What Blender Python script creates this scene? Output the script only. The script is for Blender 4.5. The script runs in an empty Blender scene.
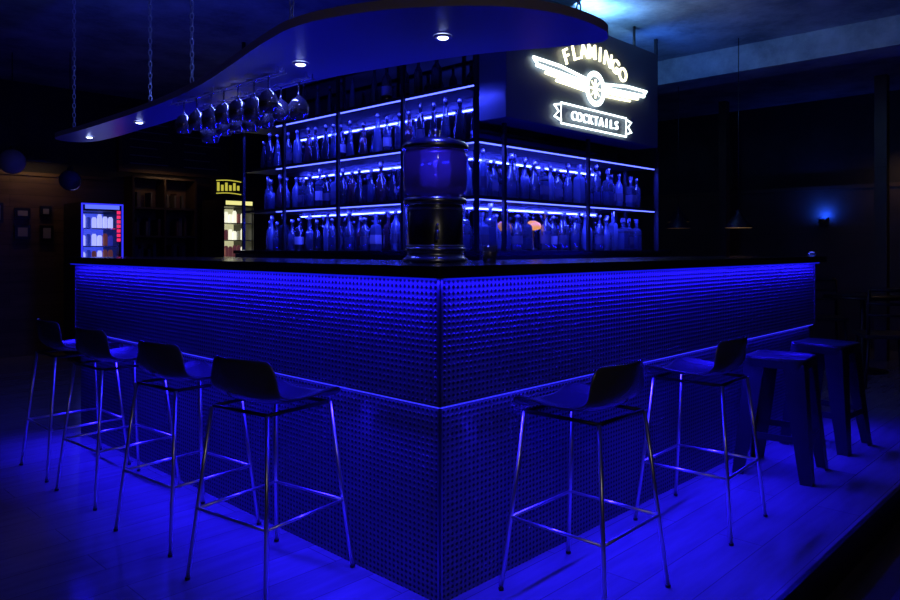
import bpy, math, random
from mathutils import Vector, Matrix
random.seed(7)
sc = bpy.context.scene
sc.view_settings.view_transform = 'Standard'
sc.view_settings.look = 'None'
COL = sc.collection
BLUE = (0.012, 0.006, 1.0)

# ------------------------------------------------------------ materials
def mat(name, col=(0.5,0.5,0.5), rough=0.5, metal=0.0, emit=None, estr=0.0, spec=0.5, coat=0.0):
    m = bpy.data.materials.new(name); m.use_nodes = True
    b = m.node_tree.nodes['Principled BSDF']
    b.inputs['Base Color'].default_value = (*col, 1)
    b.inputs['Roughness'].default_value = rough
    b.inputs['Metallic'].default_value = metal
    b.inputs['Specular IOR Level'].default_value = spec
    b.inputs['Coat Weight'].default_value = coat
    if emit:
        b.inputs['Emission Color'].default_value = (*emit, 1)
        b.inputs['Emission Strength'].default_value = estr
    return m

def glassy(name, tint=(0.6,0.7,1.0), refl=0.35, diff=(0.2,0.2,0.3), dmix=0.25, rough=.09):
    m = bpy.data.materials.new(name); m.use_nodes = True
    nt = m.node_tree; nt.nodes.clear()
    out = nt.nodes.new('ShaderNodeOutputMaterial')
    tr = nt.nodes.new('ShaderNodeBsdfTransparent'); tr.inputs[0].default_value = (*tint, 1)
    gl = nt.nodes.new('ShaderNodeBsdfGlossy'); gl.inputs['Roughness'].default_value = rough
    df = nt.nodes.new('ShaderNodeBsdfDiffuse'); df.inputs[0].default_value = (*diff, 1)
    tl = nt.nodes.new('ShaderNodeBsdfTranslucent'); tl.inputs[0].default_value = (*diff, 1)
    md = nt.nodes.new('ShaderNodeMixShader'); md.inputs[0].default_value = .5
    nt.links.new(df.outputs[0], md.inputs[1]); nt.links.new(tl.outputs[0], md.inputs[2])
    lw = nt.nodes.new('ShaderNodeLayerWeight'); lw.inputs[0].default_value = refl
    m1 = nt.nodes.new('ShaderNodeMixShader'); m1.inputs[0].default_value = dmix
    m2 = nt.nodes.new('ShaderNodeMixShader')
    nt.links.new(tr.outputs[0], m1.inputs[1]); nt.links.new(md.outputs[0], m1.inputs[2])
    nt.links.new(lw.outputs['Fresnel'], m2.inputs[0])
    nt.links.new(m1.outputs[0], m2.inputs[1]); nt.links.new(gl.outputs[0], m2.inputs[2])
    nt.links.new(m2.outputs[0], out.inputs[0])
    return m

def math_node(nt, op, a, b=None, c=None):
    n = nt.nodes.new('ShaderNodeMath'); n.operation = op
    for i, v in enumerate((a, b, c)):
        if v is None: continue
        if isinstance(v, (int, float)): n.inputs[i].default_value = v
        else: nt.links.new(v, n.inputs[i])
    return n.outputs[0]

def embossed_panel(name):
    m = mat(name, (0.25,0.25,0.27), 0.30, 0.6)
    nt = m.node_tree; b = nt.nodes['Principled BSDF']
    g = nt.nodes.new('ShaderNodeNewGeometry')
    s = nt.nodes.new('ShaderNodeSeparateXYZ'); nt.links.new(g.outputs['Position'], s.inputs[0])
    u = math_node(nt, 'ADD', s.outputs[0], s.outputs[1])
    pu, pv = 0.022, 0.0205
    v = math_node(nt, 'MULTIPLY', s.outputs[2], 2*math.pi/pv)
    uu = math_node(nt, 'MULTIPLY', u, 2*math.pi/pu)
    cu = math_node(nt, 'COSINE', uu); cv = math_node(nt, 'COSINE', v)
    h = math_node(nt, 'ADD', cu, cv)
    mr = nt.nodes.new('ShaderNodeMapRange'); mr.interpolation_type = 'SMOOTHSTEP'
    nt.links.new(h, mr.inputs[0]); mr.inputs[1].default_value = -0.2; mr.inputs[2].default_value = 1.3
    bump = nt.nodes.new('ShaderNodeBump'); bump.inputs['Strength'].default_value = 0.85
    bump.inputs['Distance'].default_value = 0.006
    nt.links.new(mr.outputs[0], bump.inputs['Height']); nt.links.new(bump.outputs[0], b.inputs['Normal'])
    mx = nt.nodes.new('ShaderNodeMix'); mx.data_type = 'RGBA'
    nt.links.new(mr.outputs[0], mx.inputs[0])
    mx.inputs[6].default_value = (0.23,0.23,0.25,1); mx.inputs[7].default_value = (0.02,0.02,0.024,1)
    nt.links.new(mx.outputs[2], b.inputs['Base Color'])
    return m

def wood(name, c1, c2, rough, axis='X', plank=0.14, length=1.4, mort=.003, grain=.7, lo=.45):
    m = mat(name, c1, rough)
    nt = m.node_tree; b = nt.nodes['Principled BSDF']
    g = nt.nodes.new('ShaderNodeNewGeometry')
    mp = nt.nodes.new('ShaderNodeMapping'); nt.links.new(g.outputs['Position'], mp.inputs[0])
    if axis == 'XZ': mp.inputs['Rotation'].default_value = (math.radians(-90),0,0)
    if axis == 'YZ': mp.inputs['Rotation'].default_value = (math.radians(-90),0,math.radians(-90))
    br = nt.nodes.new('ShaderNodeTexBrick'); nt.links.new(mp.outputs[0], br.inputs[0])
    br.inputs['Color1'].default_value = (*c1,1); br.inputs['Color2'].default_value = (*c2,1)
    br.inputs['Mortar'].default_value = (c1[0]*.45,c1[1]*.45,c1[2]*.45,1)
    br.inputs['Scale'].default_value = 1; br.inputs['Mortar Size'].default_value = mort
    br.inputs['Brick Width'].default_value = length; br.inputs['Row Height'].default_value = plank
    nz = nt.nodes.new('ShaderNodeTexNoise'); nz.inputs['Scale'].default_value = 3
    mp2 = nt.nodes.new('ShaderNodeMapping'); nt.links.new(mp.outputs[0], mp2.inputs[0]); mp2.inputs['Scale'].default_value=(1,7,1)
    nt.links.new(mp2.outputs[0], nz.inputs[0]); nz.inputs['Detail'].default_value = 4
    mx = nt.nodes.new('ShaderNodeMix'); mx.data_type='RGBA'; mx.blend_type='MULTIPLY'; mx.inputs[0].default_value = grain
    cr = nt.nodes.new('ShaderNodeValToRGB'); cr.color_ramp.elements[0].color=(lo,lo,lo,1); cr.color_ramp.elements[1].color=(1,1,1,1)
    cr.color_ramp.elements[0].position=.3; cr.color_ramp.elements[1].position=.7
    nt.links.new(nz.outputs[0], cr.inputs[0]); nt.links.new(br.outputs[0], mx.inputs[6]); nt.links.new(cr.outputs[0], mx.inputs[7])
    nt.links.new(mx.outputs[2], b.inputs['Base Color'])
    return m

def concrete(name, c1, c2, rough=0.85, scale=2.0):
    m = mat(name, c1, rough); nt = m.node_tree; b = nt.nodes['Principled BSDF']
    g = nt.nodes.new('ShaderNodeNewGeometry')
    nz = nt.nodes.new('ShaderNodeTexNoise'); nz.inputs['Scale'].default_value = scale; nz.inputs['Detail'].default_value = 10
    nz.inputs['Roughness'].default_value=.7
    nt.links.new(g.outputs['Position'], nz.inputs[0])
    cr = nt.nodes.new('ShaderNodeValToRGB'); cr.color_ramp.elements[0].color=(*c1,1); cr.color_ramp.elements[1].color=(*c2,1)
    cr.color_ramp.elements[0].position=.35; cr.color_ramp.elements[1].position=.65
    nt.links.new(nz.outputs[0], cr.inputs[0]); nt.links.new(cr.outputs[0], b.inputs['Base Color'])
    bp = nt.nodes.new('ShaderNodeBump'); bp.inputs['Strength'].default_value=.5; bp.inputs['Distance'].default_value=.03
    nt.links.new(nz.outputs[0], bp.inputs['Height']); nt.links.new(bp.outputs[0], b.inputs['Normal'])
    return m

M_panel = embossed_panel('embossed_steel')
M_black = mat('black_satin', (0.012,0.012,0.014), 0.35)
M_steelblk = mat('black_steel', (0.02,0.02,0.025), 0.4, 0.3)
M_trim = mat('brushed_trim', (0.35,0.35,0.38), 0.38, 1.0)
M_top = mat('countertop_dark', (0.02,0.018,0.02), 0.22, 0.0, coat=0.3)
M_chrome = mat('chrome', (0.95,0.95,0.92), 0.30, 1.0)
M_plastic = mat('seat_plastic', (0.07,0.07,0.08), 0.22, spec=.8)
M_chairblk = mat('chair_plastic', (0.03,0.03,0.03), 0.4)
M_led = mat('led_blue', (0,0,0), 0.5, emit=(0.08,0.11,1.0), estr=4.0)
M_led_low = mat('led_blue_low', (0,0,0), 0.5, emit=(0.03,0.03,1.0), estr=1.3)
M_led_dim = mat('led_blue_dim', (0,0,0), 0.5, emit=(0.01,0.012,1.0), estr=0.6)
M_down = mat('downlight_lens', (0,0,0), 0.5, emit=(0.45,0.55,1.0), estr=12)
M_canopy = mat('canopy_paint', (0.22,0.22,0.36), 0.30)
M_rim = mat('canopy_rim', (0.7,0.58,0.5), 0.5)
M_floor = wood('floor_wood', (0.26,0.245,0.24), (0.215,0.20,0.195), 0.20, plank=.19, length=1.3, mort=.002, grain=.45, lo=.5)
M_floorlow = wood('floor_low', (0.10,0.09,0.09), (0.07,0.06,0.06), 0.4)
M_wallwood = wood('wall_wood_north', (0.20,0.12,0.06), (0.15,0.09,0.04), 0.5, axis='XZ')
M_wallwood2 = wood('wall_wood_east', (0.14,0.09,0.065), (0.10,0.07,0.05), 0.5, axis='YZ')
M_shelfwood = mat('dark_shelf_wood', (0.05,0.03,0.018), 0.5)
M_wall = concrete('wall_plaster', (0.03,0.03,0.035), (0.05,0.05,0.06))
M_ceil = concrete('ceiling_concrete', (0.14,0.18,0.22), (0.42,0.48,0.54), scale=1.9)
M_mirror = mat('back_mirror', (0.42,0.44,0.58), 0.06, 1.0)
M_neon = mat('neon_white', (0.9,0.9,0.8), 0.5, emit=(1.0,0.92,0.55), estr=2.8)
M_neonb = mat('neon_blue_white', (0.9,0.9,0.9), 0.5, emit=(0.82,0.97,0.95), estr=2.8)
M_signface = mat('sign_face', (0.12,0.145,0.18), 0.4)
M_label = mat('bottle_label', (0.60,0.60,0.65), 0.6)
M_labeld = mat('bottle_label_dark', (0.10,0.10,0.16), 0.5)
M_cap = mat('bottle_cap', (0.25,0.25,0.3), 0.25, 0.7)
G_clear = glassy('glass_clear', (0.80,0.85,1.0), 0.66, (0.5,0.65,1.0), 0.18, .05)
G_milk = glassy('glass_frosted', (0.75,0.82,1.0), 0.55, (0.5,0.65,1.0), 0.36, .10)
G_amber = glassy('glass_amber', (0.60,0.28,0.16), 0.6, (0.35,0.16,0.25), 0.30, .06)
G_dark = glassy('glass_dark', (0.10,0.14,0.18), 0.6, (0.06,0.08,0.16), 0.4, .05)
G_wine = glassy('glass_stemware', (0.88,0.90,1.0), 0.80, (0.95,0.95,1.0), 0.30, .05)
G_vessel = glassy('glass_vessel', (0.62,0.60,0.9), 0.5, (0.75,0.6,1.0), 0.45, .05)

# ------------------------------------------------------------ mesh helpers
class Acc:
    def __init__(s): s.v=[]; s.f=[]; s.m=[]; s.s=[]
    def add(s, v, f, mi=0, smooth=False, M=None):
        o=len(s.v)
        s.v += [tuple(M@Vector(p)) if M else tuple(p) for p in v]
        for k,q in enumerate(f):
            s.f.append([i+o for i in q]); s.m.append(mi[k] if isinstance(mi,list) else mi); s.s.append(smooth)
    def box(s,x0,x1,y0,y1,z0,z1,mi=0,M=None):
        v=[(x0,y0,z0),(x1,y0,z0),(x1,y1,z0),(x0,y1,z0),(x0,y0,z1),(x1,y0,z1),(x1,y1,z1),(x0,y1,z1)]
        s.add(v,[(0,3,2,1),(4,5,6,7),(0,1,5,4),(1,2,6,5),(2,3,7,6),(3,0,4,7)],mi,False,M)
    def lathe(s,prof,n=16,mi=0,loc=(0,0,0),smooth=True,rot=0,sx=1,sy=1,M=None,mf=None):
        v=[];f=[];mm=[]
        for (r,z) in prof:
            for k in range(n):
                a=2*math.pi*k/n+rot
                v.append((loc[0]+r*math.cos(a)*sx,loc[1]+r*math.sin(a)*sy,loc[2]+z))
        for j in range(len(prof)-1):
            for k in range(n):
                k2=(k+1)%n
                f.append((j*n+k,j*n+k2,(j+1)*n+k2,(j+1)*n+k))
                mm.append(mf[j] if mf else mi)
        s.add(v,f,mm,smooth,M)
    def tube(s,pts,r,n=8,mi=0,closed=False,M=None):
        pts=[Vector(p) for p in pts]; N=len(pts); v=[];f=[]
        up=None
        for i,p in enumerate(pts):
            if closed: t=(pts[(i+1)%N]-pts[i-1]).normalized()
            else: t=(pts[min(i+1,N-1)]-pts[max(i-1,0)]).normalized()
            if up is None: up = Vector((0,0,1)) if abs(t.z)<0.9 else Vector((1,0,0))
            a=t.cross(up).normalized(); b=a.cross(t).normalized(); up=b
            for k in range(n):
                th=2*math.pi*k/n; v.append(p+a*r*math.cos(th)+b*r*math.sin(th))
        for i in range(N if closed else N-1):
            i2=(i+1)%N
            for k in range(n):
                k2=(k+1)%n; f.append((i*n+k,i*n+k2,i2*n+k2,i2*n+k))
        if not closed:
            f.append(tuple(range(n))); f.append(tuple(range((N-1)*n,N*n))[::-1])
        s.add(v,f,mi,True,M)
    def prism(s,poly,z0,z1,mi=0,mside=None):
        n=len(poly)
        v=[(p[0],p[1],z0) for p in poly]+[(p[0],p[1],z1) for p in poly]
        s.add(v,[tuple(range(n))[::-1],tuple(range(n,2*n))],mi)
        s.add(v,[(i,(i+1)%n,n+(i+1)%n,n+i) for i in range(n)],mside if mside is not None else mi)
    def obj(s,name,mats,parent=None,loc=None,bevel=0,rotz=0):
        me=bpy.data.meshes.new(name); me.from_pydata(s.v,[],s.f)
        for m in mats: me.materials.append(m)
        for p,mi,sm in zip(me.polygons,s.m,s.s): p.material_index=mi; p.use_smooth=sm
        me.validate(); me.update()
        import bmesh
        bm=bmesh.new(); bm.from_mesh(me); bmesh.ops.recalc_face_normals(bm,faces=bm.faces); bm.to_mesh(me); bm.free()
        o=bpy.data.objects.new(name,me); COL.objects.link(o)
        if parent: o.parent=parent
        if loc: o.location=loc
        o.rotation_euler[2]=rotz
        if bevel:
            b=o.modifiers.new('bevel','BEVEL'); b.width=bevel; b.segments=2; b.limit_method='ANGLE'
        return o

def empty(name,loc=(0,0,0),rotz=0):
    e=bpy.data.objects.new(name,None); COL.objects.link(e); e.location=loc; e.rotation_euler[2]=rotz
    e.empty_display_size=.1; return e
def box(name,x0,x1,y0,y1,z0,z1,m,parent=None,bevel=0):
    a=Acc(); a.box(x0,x1,y0,y1,z0,z1); return a.obj(name,[m],parent,bevel=bevel)
def area(name,loc,d,ax,L,W,P,col=BLUE,parent=None,spread=180):
    l=bpy.data.lights.new(name,'AREA'); l.shape='RECTANGLE'; l.size=L; l.size_y=W; l.energy=P; l.color=col
    l.spread=math.radians(spread)
    o=bpy.data.objects.new(name,l); COL.objects.link(o)
    z=-Vector(d).normalized(); x=Vector(ax).normalized(); y=z.cross(x).normalized(); x=y.cross(z)
    o.matrix_world=Matrix.Translation(loc)@Matrix((x,y,z)).transposed().to_4x4()
    if parent: o.parent=parent
    return o
def spot(name,loc,tgt,P,col,ang=70,blend=.6,rad=.03,parent=None):
    l=bpy.data.lights.new(name,'SPOT'); l.energy=P; l.color=col; l.spot_size=math.radians(ang); l.spot_blend=blend; l.shadow_soft_size=rad
    o=bpy.data.objects.new(name,l); COL.objects.link(o); o.location=loc
    o.rotation_euler=(Vector(tgt)-Vector(loc)).to_track_quat('-Z','Y').to_euler()
    if parent: o.parent=parent
    return o
def crom(P,n=6,closed=True):
    out=[];N=len(P)
    for i in range(N):
        p0,p1,p2,p3=[Vector(P[(i+k-1)%N]) for k in range(4)]
        for j in range(n):
            t=j/n
            out.append(0.5*((2*p1)+(-p0+p2)*t+(2*p0-5*p1+4*p2-p3)*t*t+(-p0+3*p1-3*p2+p3)*t**3))
    return out

# ------------------------------------------------------------ room shell
CZ=3.1
box('floor',-5,9,-0.78,8,-0.2,0,M_floor)
box('floor_lower',-5,9,-6,-0.781,-0.35,-0.15,M_floorlow)
box('trim_1',-5,9,-0.80,-0.7805,-0.149,0.004,M_black)
box('ceiling',-5,9,-6,8,CZ,CZ+.15,M_ceil)
box('wall_north',-5,9,7.5,7.7,0,CZ,M_wall)
box('wall_east',8.2,8.4,-6,7.5,-.15,CZ,M_wall)
box('wall_west',-5.2,-5,-6,8,-.15,CZ,M_wall)
box('wall_south',-5,9,-6.2,-6,-.15,CZ,M_wall)
a=Acc(); a.box(-5,8.2,7.46,7.4995,0,2.04); a.box(-5,8.2,7.44,7.4995,2.041,2.08); a.obj('trim_2',[M_wallwood])
a=Acc(); a.box(8.16,8.1995,-6,7.4,0.0,1.95); a.box(8.14,8.1995,-6,7.4,1.951,2.0); a.obj('trim_3',[M_wallwood2])
box('ceiling_beam',5.0,5.4,-6,7.5,2.86,CZ-.0005,M_ceil)

# ------------------------------------------------------------ bar counter
bar=empty('bar_counter')
LX,LY=3.76,3.38
def Lpoly(o,W=.6,ex=0,ey=0): return [(o,o),(LX+ex,o),(LX+ex,W),(W,W),(W,LY+ey),(o,LY+ey)]
a=Acc(); a.prism(Lpoly(.035,.56),0.001,.68); a.obj('lower_body',[M_panel],bar)
a=Acc(); a.prism(Lpoly(0.0,.58),.685,1.118); a.obj('upper_body',[M_panel],bar)
a=Acc(); a.prism([(-.05,-.05),(LX+.10,-.05),(LX+.10,.66),(.66,.66),(.66,LY+.05),(-.05,LY+.05)],1.12,1.16)
a.obj('countertop',[M_top],bar,bevel=.006)
a=Acc()
a.box(-.003,.010,-.003,.0,.685,1.118); a.box(-.003,.0,-.003,.010,.685,1.118)
a.box(.032,.046,.032,.035,0.001,.68); a.box(.032,.035,.032,.046,0.001,.68)
a.box(LX-.012,LX+.003,-.003,0,.685,1.118); a.box(-.003,0,LY-.012,LY+.003,.685,1.118)
a.box(0,LX,-.002,0,.685,.693); a.box(-.002,0,0,LY,.685,.693)
a.obj('corner_trim',[M_trim],bar)
a=Acc()
a.box(0,LX,-.030,-.016,1.112,1.1195); a.box(-.030,-.016,0,LY,1.112,1.1195)
a.obj('led_strip_upper',[M_led_dim],bar)
a=Acc()
a.box(.02,LX,.012,.030,.676,.6845); a.box(.012,.030,.02,LY,.676,.6845)
a.obj('led_strip_lower',[M_led_low],bar)
area('led_upper_x',(LX/2,-.042,1.108),(0,.12,-1),(1,0,0),LX-.05,.012,18,parent=bar)
area('led_upper_y',(-.042,LY/2,1.108),(.12,0,-1),(0,1,0),LY-.05,.012,18,parent=bar)
area('led_lower_x',(LX/2,-.004,.680),(0,-.46,-1),(1,0,0),LX-.05,.02,32,parent=bar,spread=86)
area('led_lower_y',(-.004,LY/2,.680),(-.26,0,-1),(0,1,0),LY-.05,.02,21,parent=bar,spread=70)
area('led_graze_x',(LX/2,.018,.674),(0,0,-1),(1,0,0),LX-.05,.012,1.6,parent=bar)
area('led_graze_y',(.018,LY/2,.674),(0,0,-1),(0,1,0),LY-.05,.012,1.2,parent=bar)
a=Acc(); a.box(.70,LX,.662,.672,1.10,1.135); a.box(.662,.672,.70,LY,1.10,1.135); a.obj('added_fill_channel',[M_steelblk],bar)  # added housing for the upward fill lights
area('canopy_fill_x',(LX/2+.35,.69,1.14),(0,.15,1),(1,0,0),LX-.8,.02,8,(.007,.007,1),bar)  # added fill pair, shines up to brighten the canopy underside
area('canopy_fill_y',(.69,LY/2+.35,1.14),(.0,0,1),(0,1,0),LY-.8,.02,12,(.007,.007,1),bar)

# ------------------------------------------------------------ bar stools
def seat_mesh():
    prof=[(.195,-.03),(.185,-.008),(.15,.0),(.06,-.012),(-.04,-.016),(-.11,-.006),(-.155,.03),(-.178,.085),(-.19,.14),(-.195,.165)]
    wid=[.165,.18,.188,.192,.195,.195,.192,.185,.17,.145]
    NU=9; v=[];f=[]
    for (y,z),w in zip(prof,wid):
        for i in range(NU):
            u=-1+2*i/(NU-1)
            back=max(0,min(1,(z-.0)/.1)) if y<-.1 else 0
            v.append((u*w, y+back*.05*u*u, z+.028*abs(u)**3*(1-back)))
    for j in range(len(prof)-1):
        for i in range(NU-1):
            f.append((j*NU+i,j*NU+i+1,(j+1)*NU+i+1,(j+1)*NU+i))
    me=bpy.data.meshes.new('stool_seat'); me.from_pydata(v,[],f); me.materials.append(M_plastic)
    for p in me.polygons: p.use_smooth=True
    return me
SEAT=seat_mesh()
def wire_stool(loc,rz):
    e=empty('bar_stool',loc,rz)
    o=bpy.data.objects.new('seat',SEAT); COL.objects.link(o); o.parent=e; o.location=(0,0,.664)
    s=o.modifiers.new('s','SOLIDIFY'); s.thickness=.012; s.offset=-1
    s=o.modifiers.new('ss','SUBSURF'); s.levels=2; s.render_levels=2
    T,B=.152,.213; zt=.637
    cs=[(1,1),(-1,1),(-1,-1),(1,-1)]
    for k,(sx,sy) in enumerate(cs):
        a=Acc(); a.tube([(sx*T,sy*T,zt),(sx*B,sy*B,.004)],.0078,8); a.lathe([(0,0),(.010,0),(.010,.010),(.0,.010)],8,1,(sx*B,sy*B,.0))
        a.obj('leg_%d'%(k+1),[M_chrome,M_black],e)
    a=Acc()
    zf=.26; R=B+(T-B)*zf/zt
    for p,q in (((R,R),(-R,R)),((-R,R),(-R,-R)),((-R,-R),(R,-R)),((R,-R),(R,R))): a.tube([(*p,zf),(*q,zf)],.006)
    a.obj('footrest',[M_chrome],e)
    a=Acc()
    t=T-.004
    for p,q in (((t,t),(t,-t)),((-t,t),(-t,-t)),((t,t),(-t,t)),((t,-t),(-t,-t))): a.tube([(*p,zt),(*q,zt)],.007)
    a.obj('seat_frame',[M_black],e)
for x,y,r in [(.480,-.255,1),(1.42,-.25,3)]:
    wire_stool((x,y,0),math.radians(r))
for x,y,r in [(-.232,.66,9),(-.24,1.31,6),(-.245,2.05,4),(-.25,2.64,0)]:
    wire_stool((x,y,0),math.radians(-90+r))

M_tolix=mat('painted_metal_stool',(0.04,0.04,0.05),0.3,0.3)
def metal_stool(loc,rz):
    e=empty('metal_stool',loc,rz)
    def rsq(h,r,n=6):
        out=[]
        for cx,cy,a0 in [(h-r,h-r,0),(-h+r,h-r,90),(-h+r,-h+r,180),(h-r,-h+r,270)]:
            for k in range(n+1):
                th=math.radians(a0+90*k/n); out.append((cx+r*math.cos(th),cy+r*math.sin(th)))
        return out
    a=Acc(); rings=[(.155,.05,.58),(.160,.05,.62),(.158,.05,.632),(.148,.045,.636),(.12,.04,.628),(.03,.012,.625)]
    v=[];f=[]
    for h,r,z in rings: v+=[(p[0],p[1],z) for p in rsq(h,r)]
    n=28
    for j in range(len(rings)-1):
        for k in range(n): f.append((j*n+k,j*n+(k+1)%n,(j+1)*n+(k+1)%n,(j+1)*n+k))
    f.append(tuple(range((len(rings)-1)*n,len(rings)*n)))
    a.add(v,f,0,True); a.obj('seat',[M_tolix],e)
    for k,(sx,sy) in enumerate([(1,1),(-1,1),(-1,-1),(1,-1)]):
        v=[]
        for z,c,w in [(.61,.150,.105),(.3,.172,.085),(.0,.200,.060)]:
            t=.006
            for px,py in [(0,0),(-w,0),(-w,-t),(-t,-t),(-t,-w),(0,-w)]:
                v.append((sx*(c+px),sy*(c+py),z))
        f=[tuple(range(6)),tuple(range(12,18))]
        for j in range(2):
            for q in range(6): f.append((j*6+q,j*6+(q+1)%6,(j+1)*6+(q+1)%6,(j+1)*6+q))
        a=Acc(); a.add(v,f); a.obj('leg_%d'%(k+1),[M_tolix],e)
    a=Acc()
    for z,c in [(.2,.178)]:
        a.box(-c,c,c-.006,c,z,z+.035); a.box(-c,c,-c,-c+.006,z,z+.035); a.box(c-.006,c,-c,c,z,z+.035); a.box(-c,-c+.006,-c,c,z,z+.035)
    a.obj('brace',[M_tolix],e)
metal_stool((2.40,-.25,0),math.radians(6)); metal_stool((3.16,-.25,0),math.radians(-4))

# ------------------------------------------------------------ canopy
can=empty('ceiling_canopy')
outl=[(.147,4.24),(.15,3.6),(.134,2.6),(.05,1.77),(-.131,.906),(-.171,.564),(-.09,.26),(.054,.03),(.22,-.13),(.396,-.206),(.58,-.225),(.72,-.20),(.80,-.13),
      (.775,-.03),(.69,.15),(.58,.40),(.47,.85),(.40,1.35),(.40,2.34),(.43,3.2),(.44,4.1),(.32,4.36)]
P=crom([Vector((x,y,0)) for x,y in outl],5)
a=Acc(); a.prism([(p.x,p.y) for p in P],2.05,2.085,0,1); a.obj('panel',[M_canopy,M_rim],can)
for k,(x,y) in enumerate([(.30,3.97),(.29,3.07),(.15,1.03),(.298,.28)]):
    a=Acc(); a.lathe([(.036,.0045),(.036,-.001),(.022,-.002),(.018,-.006),(.010,-.008),(0,-.009)],20,mf=[1,1,0,0,0],loc=(x,y,2.044))
    a.obj('downlight_%d'%(k+1),[M_down,M_chrome],can)
    spot('downlight_spot_%d'%(k+1),(x,y,2.02),(x,y,0),7,(.04,.05,1.0),90,.8,.03,can)
def chain(acc,x,y,z0,z1,L=.045):
    n=int((z1-z0)/(L*.78))+1
    st=(z1-z0)/n
    for i in range(n):
        zc=z0+st*(i+.5); pts=[]
        for k in range(10):
            th=2*math.pi*k/10; w=.010*math.cos(th); h=(st*.60)*math.sin(th)
            pts.append((x+(w if i%2 else 0), y+(0 if i%2 else w), zc+h))
        acc.tube(pts,.0036,5,closed=True)
M_zinc=mat('zinc_chain',(.8,.8,.82),.45,.3)
for k,(x,y) in enumerate([(.22,4.05),(.2,2.70),(.15,2.06),(.05,.95),(.22,.35),(.55,.10),(.70,-.08)]):
    a=Acc(); chain(a,x,y,2.085,CZ); a.obj('chain_%d'%(k+1),[M_zinc],can)
area('ceiling_chain_fill_y',(.25,2.3,2.10),(0,0,1),(0,1,0),3.2,.03,3.0,(.10,.18,1.0),can)  # added fill to bring out the ceiling texture and chains

# hanging stemware
a=Acc()
def wineglass(a,x,y,zt,s=1.0):
    pr=[(.036,0),(.036,-.003),(.006,-.008),(.004,-.025),(.004,-.065),(.012,-.073),(.034,-.090),(.046,-.118),(.045,-.145),(.036,-.175),(.034,-.175),(.043,-.145),(.044,-.118),(.032,-.092),(.0,-.078)]
    a.lathe([(r*s,z*s) for r,z in pr],18,0,(x,y,zt))
for i,y in enumerate([1.25,1.40,1.54,1.68,1.82,1.97,2.12]):
    for x in (.13,.29):
        if random.random()<.85: wineglass(a,x+random.uniform(-.01,.01),y,2.029,random.choice([1.0,1.12,1.06,1.2]))
a.obj('hanging_wine_glasses',[G_wine])
a=Acc()
for x in (.13,.29):
    for s in (-.018,.018): a.tube([(x+s,1.14,2.021),(x+s,2.24,2.021)],.003,6)
    for y in (1.16,1.75,2.22): a.tube([(x-.018,y,2.021),(x-.018,y,2.049)],.003,6); a.tube([(x+.018,y,2.021),(x+.018,y,2.049)],.003,6)
a.obj('glass_rack',[M_chrome],can)
area('glasses_fill',(.21,1.69,2.045),(0,0,-1),(0,1,0),1.0,.015,3.0,(.10,.13,1.0),can,spread=110)  # added strip of fill light to make the hanging glasses show

# ------------------------------------------------------------ back bar
bb=empty('back_bar_shelving')
AX,BY=1.76,1.40; XE,YE=4.07,4.26; D=.30
a=Acc(); a.prism([(AX-.1,BY-.1),(XE+.05,BY-.1),(XE+.05,BY+D),(AX+D,BY+D),(AX+D,YE),(AX-.1,YE)],0.001,1.17)
a.obj('base_cabinet',[M_black],bb)
a=Acc(); a.prism([(AX-.12,BY-.12),(XE+.07,BY-.12),(XE+.07,BY+D),(AX+D,BY+D),(AX+D,YE),(AX-.12,YE)],1.171,1.199)
a.obj('base_top',[M_top],bb)
SB=(.035,.05,1.0)
for k,z in enumerate((1.56,1.93,2.30)):
    a=Acc()
    if z<2.0: poly=[(AX,BY),(XE,BY),(XE,BY+D),(AX+D,BY+D),(AX+D,YE),(AX,YE)]
    else: poly=[(AX,BY+.17),(AX+D,BY+.17),(AX+D,YE),(AX,YE)]
    a.prism(poly,z-.022,z); a.obj('shelf_%d'%(k+1),[M_steelblk],bb)
    a=Acc(); a.box(AX+.006,AX+.016,BY+.05,YE-.5,z-.030,z-.0225)
    if z<2.0: a.box(AX+.02,XE,BY+.006,BY+.016,z-.030,z-.0225)
    a.obj('led_strip_%d'%(k+1),[M_led],bb)
    area('led_shelf_y_%d'%(k+1),(AX+.03,(BY+YE)/2,z-.04),(.5,0,-1),(0,1,0),YE-BY-.1,.015,18,SB,bb)
    if z<2.0: area('led_shelf_x_%d'%(k+1),((AX+XE)/2,BY+.03,z-.04),(0,.5,-1),(1,0,0),XE-AX-.1,.015,19,SB,bb)
a=Acc(); a.box(AX+D+.001,AX+D+.02,BY+D+.02,YE,1.2,2.75); a.box(AX+D+.02,XE,BY+D+.001,BY+D+.02,1.2,2.06)
a.obj('mirror_back',[M_mirror],bb)
a=Acc()
def post(x,y,z0,z1,w=.012): a.box(x-w,x+w,y-w,y+w,z0,z1)
for y in (BY+.0,2.1,2.85,3.6,YE): post(AX-.016,y,1.2,CZ-.001)
for x in (AX+.24,3.0,XE+.016): post(x,BY-.016,1.2,2.05)
post(XE+.016,BY+D,1.2,2.05); post(XE+.2,BY+.1,1.2,CZ-.001)
a.box(AX-.03,AX-.002,BY,YE,2.62,2.65); a.box(AX-.03,AX-.002,BY,YE,2.78,2.80)
a.obj('steel_frame',[M_steelblk],bb)

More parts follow.
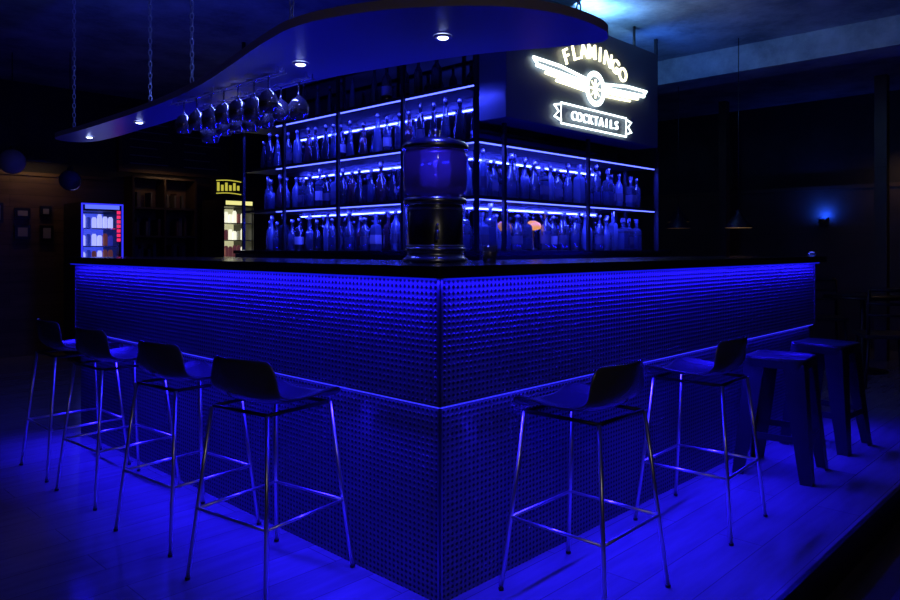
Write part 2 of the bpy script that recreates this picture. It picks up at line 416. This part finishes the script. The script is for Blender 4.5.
def bottle(a,x,y,z,kind,h,r,g):
    n=12; rot=0
    if kind==0: pr=[(0,0),(r*.95,0),(r,.01),(r,h*.58),(r*.85,h*.66),(r*.36,h*.76),(r*.33,h*.9),(r*.40,h*.9),(r*.40,h),(0,h)]
    elif kind==1: pr=[(0,0),(r*1.05,0),(r*1.1,.02),(r*1.1,h*.4),(r*.9,h*.55),(r*.4,h*.66),(r*.34,h*.86),(r*.48,h*.87),(r*.48,h),(0,h)]
    elif kind==2: pr=[(0,0),(r*1.15,0),(r*1.25,.01),(r*1.2,h*.62),(r*1.0,h*.68),(r*.36,h*.72),(r*.34,h*.88),(r*.45,h*.88),(r*.45,h),(0,h)]; n=4; rot=math.pi/4
    else: pr=[(0,0),(r*1.1,0),(r*1.12,.01),(r*.85,h*.35),(r*.5,h*.65),(r*.33,h*.8),(r*.3,h*.9),(r*.4,h*.9),(r*.4,h),(0,h)]
    mf=[g]*6+[g,5,5]
    a.lathe(pr,n,0,(x,y,z),smooth=(n>4),rot=rot,mf=mf)
    if g in (0,1):
        fl=random.uniform(.3,.56)*h; r0=pr[2][0]*.9; r1=r0*(.97 if kind!=3 else .72)
        a.lathe([(0,.008),(r0,.010),(r1,fl),(0,fl)],n,6 if g==0 else 7,(x,y,z),smooth=(n>4),rot=rot)
    rl=pr[2][0]*1.02
    if kind in (0,2) and random.random()<.45:
        a.lathe([(rl,h*.18),(rl*(1 if kind==0 else .985),h*.42)],n,random.choice([3,4,4]),(x,y,z),smooth=(n>4),rot=rot)
L_blue=glassy('liquid_clear',(.5,.6,.95),.3,(.4,.5,.95),.42,.1)
L_amb=glassy('liquid_amber',(.4,.18,.10),.3,(.40,.14,.14),.5,.1)
def bottles(name,along,z,start,end,pitch,kinds,gw,off=.11):
    a=Acc(); t=start
    while t<end:
        h=random.uniform(.25,.325); r=random.uniform(.031,.041); k=random.choice(kinds)
        g=random.choices([0,1,2,8],gw)[0]; o=off+random.uniform(-.03,.03)
        if along=='y': bottle(a,AX+o,t,z+.001,k,h,r,g)
        else: bottle(a,t,BY+o,z+.001,k,h,r,g)
        t+=pitch*random.uniform(.85,1.35)
    a.obj(name,[G_clear,G_amber,G_dark,M_label,M_labeld,M_cap,L_blue,L_amb,G_milk])
bottles('liquor_bottles','y',1.2,1.62,4.1,.098,[0,0,1,2,1],(6,2,1,3))
bottles('liquor_bottles','y',1.56,1.62,4.1,.105,[0,1,2,3],(6,2,3,3))
bottles('liquor_bottles','y',1.93,1.64,4.1,.12,[0,3,3],(4,1,4,2))
bottles('liquor_bottles','y',2.30,1.9,3.6,.16,[0,3],(2,1,5,1))
bottles('liquor_bottles','x',1.2,1.90,2.47,.092,[0,0,2,1],(6,1,0,5))
bottles('liquor_bottles','x',1.2,2.62,4.0,.092,[0,0,2,1],(6,1,0,5))
bottles('liquor_bottles','x',1.56,1.90,4.0,.095,[0,0,2,1],(6,1,0,5))
tl=empty('reflection_lamp',(2.54,BY+.16,1.2))  # made-up lamp standing in for a warm reflection in the mirror
a=Acc(); a.lathe([(0,.001),(.04,.001),(.04,.012),(.008,.018),(.008,.15),(0,.15)],16); a.obj('base',[M_steelblk],tl)
a=Acc(); a.lathe([(.02,.15),(.055,.16),(.062,.18),(.055,.20),(.02,.22),(0,.22)],16); a.obj('shade',[mat('warm_reflection_glow',(.1,.05,.03),.5,emit=(1,.40,.10),estr=.8)],tl)

# ------------------------------------------------------------ neon sign
sg=empty('neon_sign')
SY=1.30
box('sign_box',1.92,3.93,SY,SY+.25,2.07,2.86,M_signface,sg,.005)
a=Acc()
for x in (2.05,3.8): a.tube([(x,SY+.15,2.86),(x,SY+.15,CZ-.001)],.012)
a.obj('hanger_rods',[M_steelblk],sg)
def neon_text(s,cx,cz,size,m,arc=0,sp=1.0,off=0.0):
    n=len(s)
    for i,ch in enumerate(s):
        cu=bpy.data.curves.new('t','FONT'); cu.body=ch; cu.size=size; cu.extrude=.006; cu.offset=off; cu.align_x='CENTER'
        cu.materials.append(m)
        o=bpy.data.objects.new('letter_%d'%(i),cu); COL.objects.link(o); o.parent=sg
        t=i-(n-1)/2; x=cx+t*size*.66*sp; z=cz-arc*t*t
        o.location=(x,SY-.025,z); o.rotation_euler=(math.pi/2,math.atan(2*arc*t/(size*.66*sp)),0)
neon_text('FLAMINGO',2.94,2.625,.155,M_neon,.0075,1.0,.001)
neon_text('COCKTAILS',2.94,2.138,.095,M_neonb,0,1.15,.0)
a=Acc(); y=SY-.02
def T(p,r=.011,closed=False,mi=0): a.tube([(q[0]-.04,y,q[1]) for q in p],r,6,mi,closed)
T([(2.54,2.10),(3.42,2.10),(3.42,2.245),(2.54,2.245)],.007,True,1); T([(2.54,2.12),(2.46,2.14),(2.51,2.18),(2.46,2.22),(2.54,2.235)],.008,False,1); T([(3.42,2.12),(3.50,2.14),(3.45,2.18),(3.50,2.22),(3.42,2.235)],.008,False,1)
for rr in (.125,.10): T([(2.98+rr*math.cos(t*math.pi/12),2.41+rr*math.sin(t*math.pi/12)) for t in range(24)],.008,True,1)
for s in (-1,1):
    T([(2.98+s*.13,2.465),(2.98+s*.45,2.50),(2.98+s*.76,2.505),(2.98+s*.72,2.475)],.011,False,1)
    T([(2.98+s*.14,2.435),(2.98+s*.72,2.46)],.014,False,1)
    T([(2.98+s*.14,2.405),(2.98+s*.62,2.425)],.012)
    T([(2.98+s*.13,2.375),(2.98+s*.50,2.39)],.009)
T([(2.98,2.34),(2.98,2.48)],.008); T([(2.91,2.41),(3.05,2.41)],.008); T([(2.93,2.36),(3.03,2.46)],.006); T([(2.93,2.46),(3.03,2.36)],.006)
a.obj('neon_tubes',[M_neon,M_neonb],sg)
area('sign_uplight',(3.3,SY+.13,2.89),(.6,-.2,1),(1,0,0),1.3,.2,30,(.17,.42,.85),sg)
area('sign_sidelight',(3.96,SY+.13,2.75),(1,-.25,.35),(0,1,0),.2,.2,3,(.04,.18,.9),sg)

# ------------------------------------------------------------ drink dispenser on the counter
dp=empty('drink_dispenser',(.42,.445,1.161)); dp.scale=(1,1,1.05)
a=Acc()
a.lathe([(0,0),(.135,0),(.138,.012),(.125,.02),(.118,.03),(.118,.04),(.128,.045),(.128,.055),(.118,.06)],32,1)
a.lathe([(.118,.06),(.118,.215),(.112,.222)],32,2)
a.lathe([(.112,.222),(.13,.228),(.134,.24),(.13,.252),(.11,.258),(0,.258)],32,1)
M_dpb=mat('dispenser_black',(.05,.05,.055),.16,.8)
a.obj('base_drum',[M_dpb,mat('dispenser_steel',(.7,.7,.72),.25,1.0),mat('drum_gloss',(0.38,0.38,0.41),.22,1.0)],dp)
a=Acc(); a.lathe([(0,.259),(.105,.26),(.128,.275),(.134,.30),(.134,.42),(.130,.44),(.126,.44),(.13,.42),(.13,.30),(.12,.278),(0,.27)],32); a.obj('glass_vessel',[G_vessel],dp)
a=Acc(); a.lathe([(0,.26),(.02,.26),(.02,.39),(0,.39)],12); a.lathe([(.02,.29),(.06,.30),(.06,.34),(.02,.35)],12); a.obj('ice_core',[M_chrome],dp)
l=bpy.data.lights.new('vessel_fill','POINT'); l.energy=.55; l.color=(.06,.04,1.0); l.shadow_soft_size=.012  # added fill inside the vessel to lighten it
o=bpy.data.objects.new('vessel_fill',l); COL.objects.link(o); o.parent=dp; o.location=(0,0,.418)
a=Acc(); a.lathe([(.126,.441),(.140,.443),(.140,.462),(.125,.478),(.07,.492),(.025,.498),(.016,.505),(.022,.52),(.015,.532),(0,.535)],32); a.obj('lid',[bpy.data.materials['dispenser_steel']],dp)
a=Acc()
for zz in (.062,.205): a.lathe([(.119,.0),(.1215,.0),(.1215,.006),(.119,.006)],32,loc=(0,0,zz))
a.obj('band',[M_chrome],dp)
a=Acc(); a.tube([(-.08,-.09,.12),(-.105,-.118,.12),(-.108,-.122,.09)],.008); a.tube([(-.1,-.113,.12),(-.1,-.113,.15)],.005); a.obj('tap',[M_chrome],dp)
a=Acc(); a.lathe([(0,.001),(.028,.001),(.034,.07),(.031,.07),(.026,.006),(0,.006)],18,loc=(.60,.30,1.16)); a.obj('glass_tumbler',[G_wine])
a=Acc(); a.lathe([(0,.001),(.025,.001),(.028,.02),(.02,.03),(0,.032)],16,mf=[0,0,0,1],loc=(3.79,.03,1.16)); a.obj('tealight_holder',[G_dark,M_led])

# ------------------------------------------------------------ fridges
def fridge(name,x0,x1,y0,y1,h,inner,estr,accent,dk=.8):
    e=empty(name); t=.03
    a=Acc(); a.box(x0,x0+t,y0,y1,.05,h); a.box(x1-t,x1,y0,y1,.05,h); a.box(x0+t,x1-t,y0,y1,.05,.45); a.box(x0+t,x1-t,y0,y1,h-.09,h); a.box(x0+t,x1-t,y1-t,y1,.45,h-.09)
    for fx in (x0+.04,x1-.04):
        for fy in (y0+.05,y1-.05): a.box(fx-.02,fx+.02,fy-.02,fy+.02,0.001,.05)
    a.obj('cabinet',[M_black],e)
    box('lit_back',x0+t+.002,x1-t-.002,y1-t-.02,y1-t-.002,.46,h-.10,mat(name+'_glow',(.5,.5,.5),.5,emit=inner,estr=estr*.5),e)
    a=Acc()
    n=6; H=(h-.09-.45)/n
    for i in range(n): a.box(x0+t,x1-t,y0+.03,y1-t-.03,.45+i*H+.0,.45+i*H+.012)
    a.obj('shelves',[M_chrome],e)
    a=Acc()
    for i in range(n):
        xx=x0+t+.04
        while xx<x1-t-.035:
            hh=random.uniform(.11,.155)
            a.lathe([(0,0),(.026,0),(.026,hh*.85),(.018,hh*.95),(.018,hh),(0,hh)],10,random.choice([0,0,1,2]),(xx,y0+.12,.45+i*H+.014)); xx+=.058
    a.obj('drinks',[mat(name+'_d1',(.3,.3,.35),.4,emit=[min(1,c+.35) for c in inner],estr=estr*dk),mat(name+'_d2',(.2,.2,.3),.4,emit=inner,estr=estr*.2),mat(name+'_d3',(.3,.1,.05),.4,emit=(.5,.15,.2),estr=.15)],e)  # drinks emit to imitate cabinet light falling on them
    a=Acc(); w=.022
    a.box(x0,x0+w,y0-.03,y0-.002,.05,h); a.box(x1-w,x1,y0-.03,y0-.002,.05,h); a.box(x0+w,x1-w,y0-.03,y0-.002,.05,.45); a.box(x0+w,x1-w,y0-.03,y0-.002,h-.09,h)
    a.obj('door_frame',[M_black],e)
    box('header_sign',x0+.04,x1-.04,y0-.036,y0-.031,h-.07,h-.02,mat(name+'_hd',(.2,.2,.2),.5,emit=accent,estr=1.0),e)
    a=Acc(); a.tube([(x1-.06,y0-.031,.9),(x1-.06,y0-.06,.93),(x1-.06,y0-.06,1.1),(x1-.06,y0-.031,1.13)],.007); a.obj('handle',[M_chrome],e)
    return e
f1=fridge('display_fridge',1.108,1.546,6.5,7.0,1.71,(.03,.07,1.0),1.4,(.12,.18,1.0))
a=Acc()
for x in (1.108,1.530): a.box(x,x+.016,6.462,6.468,.45,1.70)
a.box(1.124,1.53,6.462,6.468,1.685,1.70)
a.obj('edge_light',[M_led_low],f1)
a=Acc()
for i in range(7): a.box(1.475,1.512,6.452,6.461,1.29+i*.05,1.325+i*.05)
a.obj('red_lettering',[mat('red_glow',(.3,0,0),.5,emit=(1,.03,.15),estr=1.0)],f1)
f2=fridge('drinks_cooler',2.80,3.25,6.6,7.1,1.83,(.80,.78,.42),1.1,(.9,.85,.3),.9)
ys=empty('lightbox_sign')
box('case',2.74,3.12,6.66,6.76,1.875,2.09,M_black,ys,.004)
a=Acc()
for i in range(6): a.box(2.77+i*.055,2.80+i*.055,6.650,6.658,1.93+.004*i,2.04-.03*(i%2))
for z in (1.90,2.06): a.tube([(2.76+.34*k/8,6.654,z+.012*math.sin(math.pi*k/8)) for k in range(9)],.006)
a.obj('lettering',[mat('yellow_glow',(.5,.4,0),.5,emit=(.75,.68,.08),estr=.7)],ys)
box('stand',2.86,3.02,6.68,6.74,1.831,1.875,M_black,ys)

bs=empty('wall_shelf')
a=Acc()
a.box(1.95,1.98,7.2,7.455,.001,2.10); a.box(2.75,2.78,7.2,7.455,.001,2.10); a.box(2.35,2.37,7.2,7.455,.05,2.08)
for z in (.3,.65,1.0,1.35,1.7,2.08): a.box(1.98,2.75,7.2,7.455,z,z+.025)
a.obj('frame',[M_shelfwood],bs)
a=Acc()
for z in (1.0,1.35,1.7):
    x=2.0
    while x<2.70:
        w=random.uniform(.02,.045); h=random.uniform(.16,.25)
        if not(2.33-w<x<2.38) and random.random()<.5: a.box(x,x+w,7.25,7.42,z+.026,z+.026+h,random.randint(0,2))
        x+=w+.004
a.obj('books_on_shelf',[mat('book_a',(.08,.04,.03),.6),mat('book_b',(.03,.04,.07),.6),mat('book_c',(.10,.09,.07),.6)],bs)

mb=empty('chalkboard_menu')
box('board',1.9,3.35,7.40,7.43,2.2,2.9,mat('chalk',(.03,.03,.045),.6),mb)
a=Acc(); a.box(1.86,1.9,7.38,7.43,2.16,2.94); a.box(3.35,3.39,7.38,7.43,2.16,2.94); a.box(1.9,3.35,7.38,7.43,2.16,2.2); a.box(1.9,3.35,7.38,7.43,2.9,2.94)
for r in range(6):
    for c in range(2):
        x=2.0+c*.7; a.box(x,x+random.uniform(.3,.55),7.395,7.3995,2.27+r*.1,2.282+r*.1,1)
a.obj('frame',[M_wallwood,mat('chalk_line',(.3,.3,.35),.8)],mb)

for i,(x,z,w,h) in enumerate([(.74,1.55,.16,.12),(.74,1.32,.16,.16),(1.0,1.58,.12,.12),(1.0,1.3,.14,.18),(.45,1.5,.18,.22)]):
    a=Acc(); a.box(x,x+w,7.43,7.455,z,z+h,0); a.box(x+.03,x+w-.03,7.424,7.4295,z+.03,z+h-.03,1)
    a.obj('picture_frame',[M_black,mat('photo_%d'%i,(.40,.37,.33),.5)])

def globe(x,y,z,r,col):
    e=empty('globe_pendant_lamp',(x,y,z))
    a=Acc(); a.lathe([(r*math.sin(t*math.pi/10),-r*math.cos(t*math.pi/10)) for t in range(11)],20); a.obj('globe',[mat('globe_glass',col,.25,coat=.5)],e)
    a=Acc(); a.lathe([(0,r+.035),(.02,r+.035),(.03,r-.004),(0,r-.004)],14); a.tube([(0,0,r+.03),(0,0,CZ-z-.001)],.004,6); a.obj('cord',[M_black],e)
globe(.378,6.17,2.05,.12,(.6,.5,.4)); globe(.765,5.77,1.87,.10,(.10,.10,.16))
def cone(x,y,z,warm):
    e=empty('pendant_lamp',(x,y,z))
    a=Acc(); a.lathe([(.12,0),(.115,.02),(.05,.10),(.022,.13),(.022,.16),(0,.165)],20); a.lathe([(.118,.001),(.112,.02),(.048,.098),(0,.12)],20,1); a.obj('shade',[M_steelblk,mat('shade_in',(.3,.2,.1),.6,emit=(.9,.5,.2),estr=warm)],e)
    a=Acc(); a.tube([(0,0,.16),(0,0,CZ-z-.001)],.004,6); a.obj('cord',[M_black],e)
    a=Acc(); a.lathe([(.0,.0),(.025,.012),(.03,.035),(.02,.06),(0,.07)],12); a.obj('bulb',[mat('bulb',(.5,.4,.3),.3,emit=(1,.6,.3),estr=warm*3)],e)
cone(4.75,.95,1.40,.15); cone(5.2,1.75,1.42,.03); cone(5.6,1.95,1.50,.02)

so=empty('wall_sconce',(8.12,1.27,1.55))
a=Acc(); a.box(0,.038,-.05,.05,-.06,.06); a.box(-.05,0,-.04,.04,-.05,-.03); a.lathe([(.03,-.03),(.045,.03),(.04,.03),(.0,-.02)],14,0,(-.03,0,0)); a.obj('body',[M_black],so)
area('sconce_light',(8.03,1.27,1.63),(1,0,.8),(0,1,0),.08,.05,1.8,(.01,.07,1.0))

def table(x,y):
    e=empty('bistro_table',(x,y,0))
    a=Acc(); a.lathe([(0,.72),(.35,.72),(.355,.735),(.35,.75),(0,.75)],32); a.obj('top',[M_black],e)
    a=Acc(); a.lathe([(0,.001),(.22,.001),(.22,.015),(.03,.03),(.025,.72)],20); a.obj('pedestal',[M_steelblk],e)
def chair(x,y,rz):
    e=empty('dining_chair',(x,y,0),rz)
    a=Acc(); a.box(-.21,.21,-.21,.21,.43,.47); a.obj('seat',[M_chairblk],e,bevel=.015)
    for k,(sx,sy) in enumerate([(1,1),(-1,1),(-1,-1),(1,-1)]):
        a=Acc(); a.tube([(sx*.17,sy*.17,.43),(sx*.21,sy*.21,.0)],.014); a.obj('leg_%d'%(k+1),[M_steelblk],e)
    a=Acc()
    for s in(-1,1): a.tube([(s*.18,-.19,.46),(s*.19,-.24,.86)],.014)
    pts=[(-.19+.38*k/8,-.24-.05*math.sin(math.pi*k/8),.86) for k in range(9)]
    a.tube(pts,.018); a.tube([(p[0],p[1]+.01,.74) for p in pts],.014); a.tube([(p[0],p[1]+.02,.64) for p in pts],.012)
    a.obj('backrest',[M_steelblk],e)
table(6.3,.35); chair(5.6,0.0,math.radians(-60)); chair(6.9,.9,math.radians(120)); table(6.9,2.6); chair(6.2,2.3,math.radians(-70))

a=Acc(); a.box(7.2,7.32,.35,.47,.001,CZ-.001); a.obj('timber_post',[M_wallwood2])
a=Acc(); a.box(7.4,7.5,2.2,2.3,.001,CZ-.001); a.obj('timber_post',[M_wallwood2])

# ------------------------------------------------------------ ceiling lamp and added wall fill lights
tr=empty('ceiling_lamp',(-2.2,-3.2,2.7))
a=Acc(); a.lathe([(.0,.0),(.14,.0),(.16,.03),(.14,.08),(.02,.10),(0,.10)],20); a.tube([(0,0,.10),(0,0,CZ-2.701)],.01); a.obj('fixture',[mat('lamp_disc',(.3,.3,.3),.5,emit=(1,.8,.6),estr=3.0)],tr)
area('ceiling_lamp_light',(-2.2,-3.2,2.68),(0,0,-1),(1,0,0),.25,.25,8,(1,.88,.72))
pl=empty('added_wall_fixture',(.9,7.25,2.18))  # made-up fixture for the warm fill on the wood wall
a=Acc(); a.box(-.25,.25,-.03,.03,0,.03); a.tube([(0,.0,.02),(0,.2,.02)],.008); a.obj('arm',[M_black],pl)
area('picture_light_lamp',(.9,7.22,2.175),(0,.35,-1),(1,0,0),.45,.04,.6,(1,.6,.3))  # added warm fill for the north wall
area('north_wall_fill_b',(2.4,7.05,2.15),(0,.35,-1),(1,0,0),.45,.04,.4,(1,.6,.3))  # second added wall fill, without a fixture
area('east_wall_fill',(7.9,.2,2.3),(.3,0,-1),(0,1,0),.5,.05,.7,(1,.6,.35))  # added warm fill for the east wall, without a fixture

w=bpy.data.worlds.new('World'); sc.world=w; w.use_nodes=True
w.node_tree.nodes['Background'].inputs[0].default_value=(.02,.03,.12,1); w.node_tree.nodes['Background'].inputs[1].default_value=.03

cd=bpy.data.cameras.new('camera'); co=bpy.data.objects.new('camera',cd); COL.objects.link(co)
co.location=(-1.732,-1.719,1.22); co.rotation_euler=(math.radians(90),0,math.radians(-46.0))
cd.lens=29.12; cd.sensor_width=36; cd.shift_y=-0.0578; cd.clip_start=.05
sc.camera=co
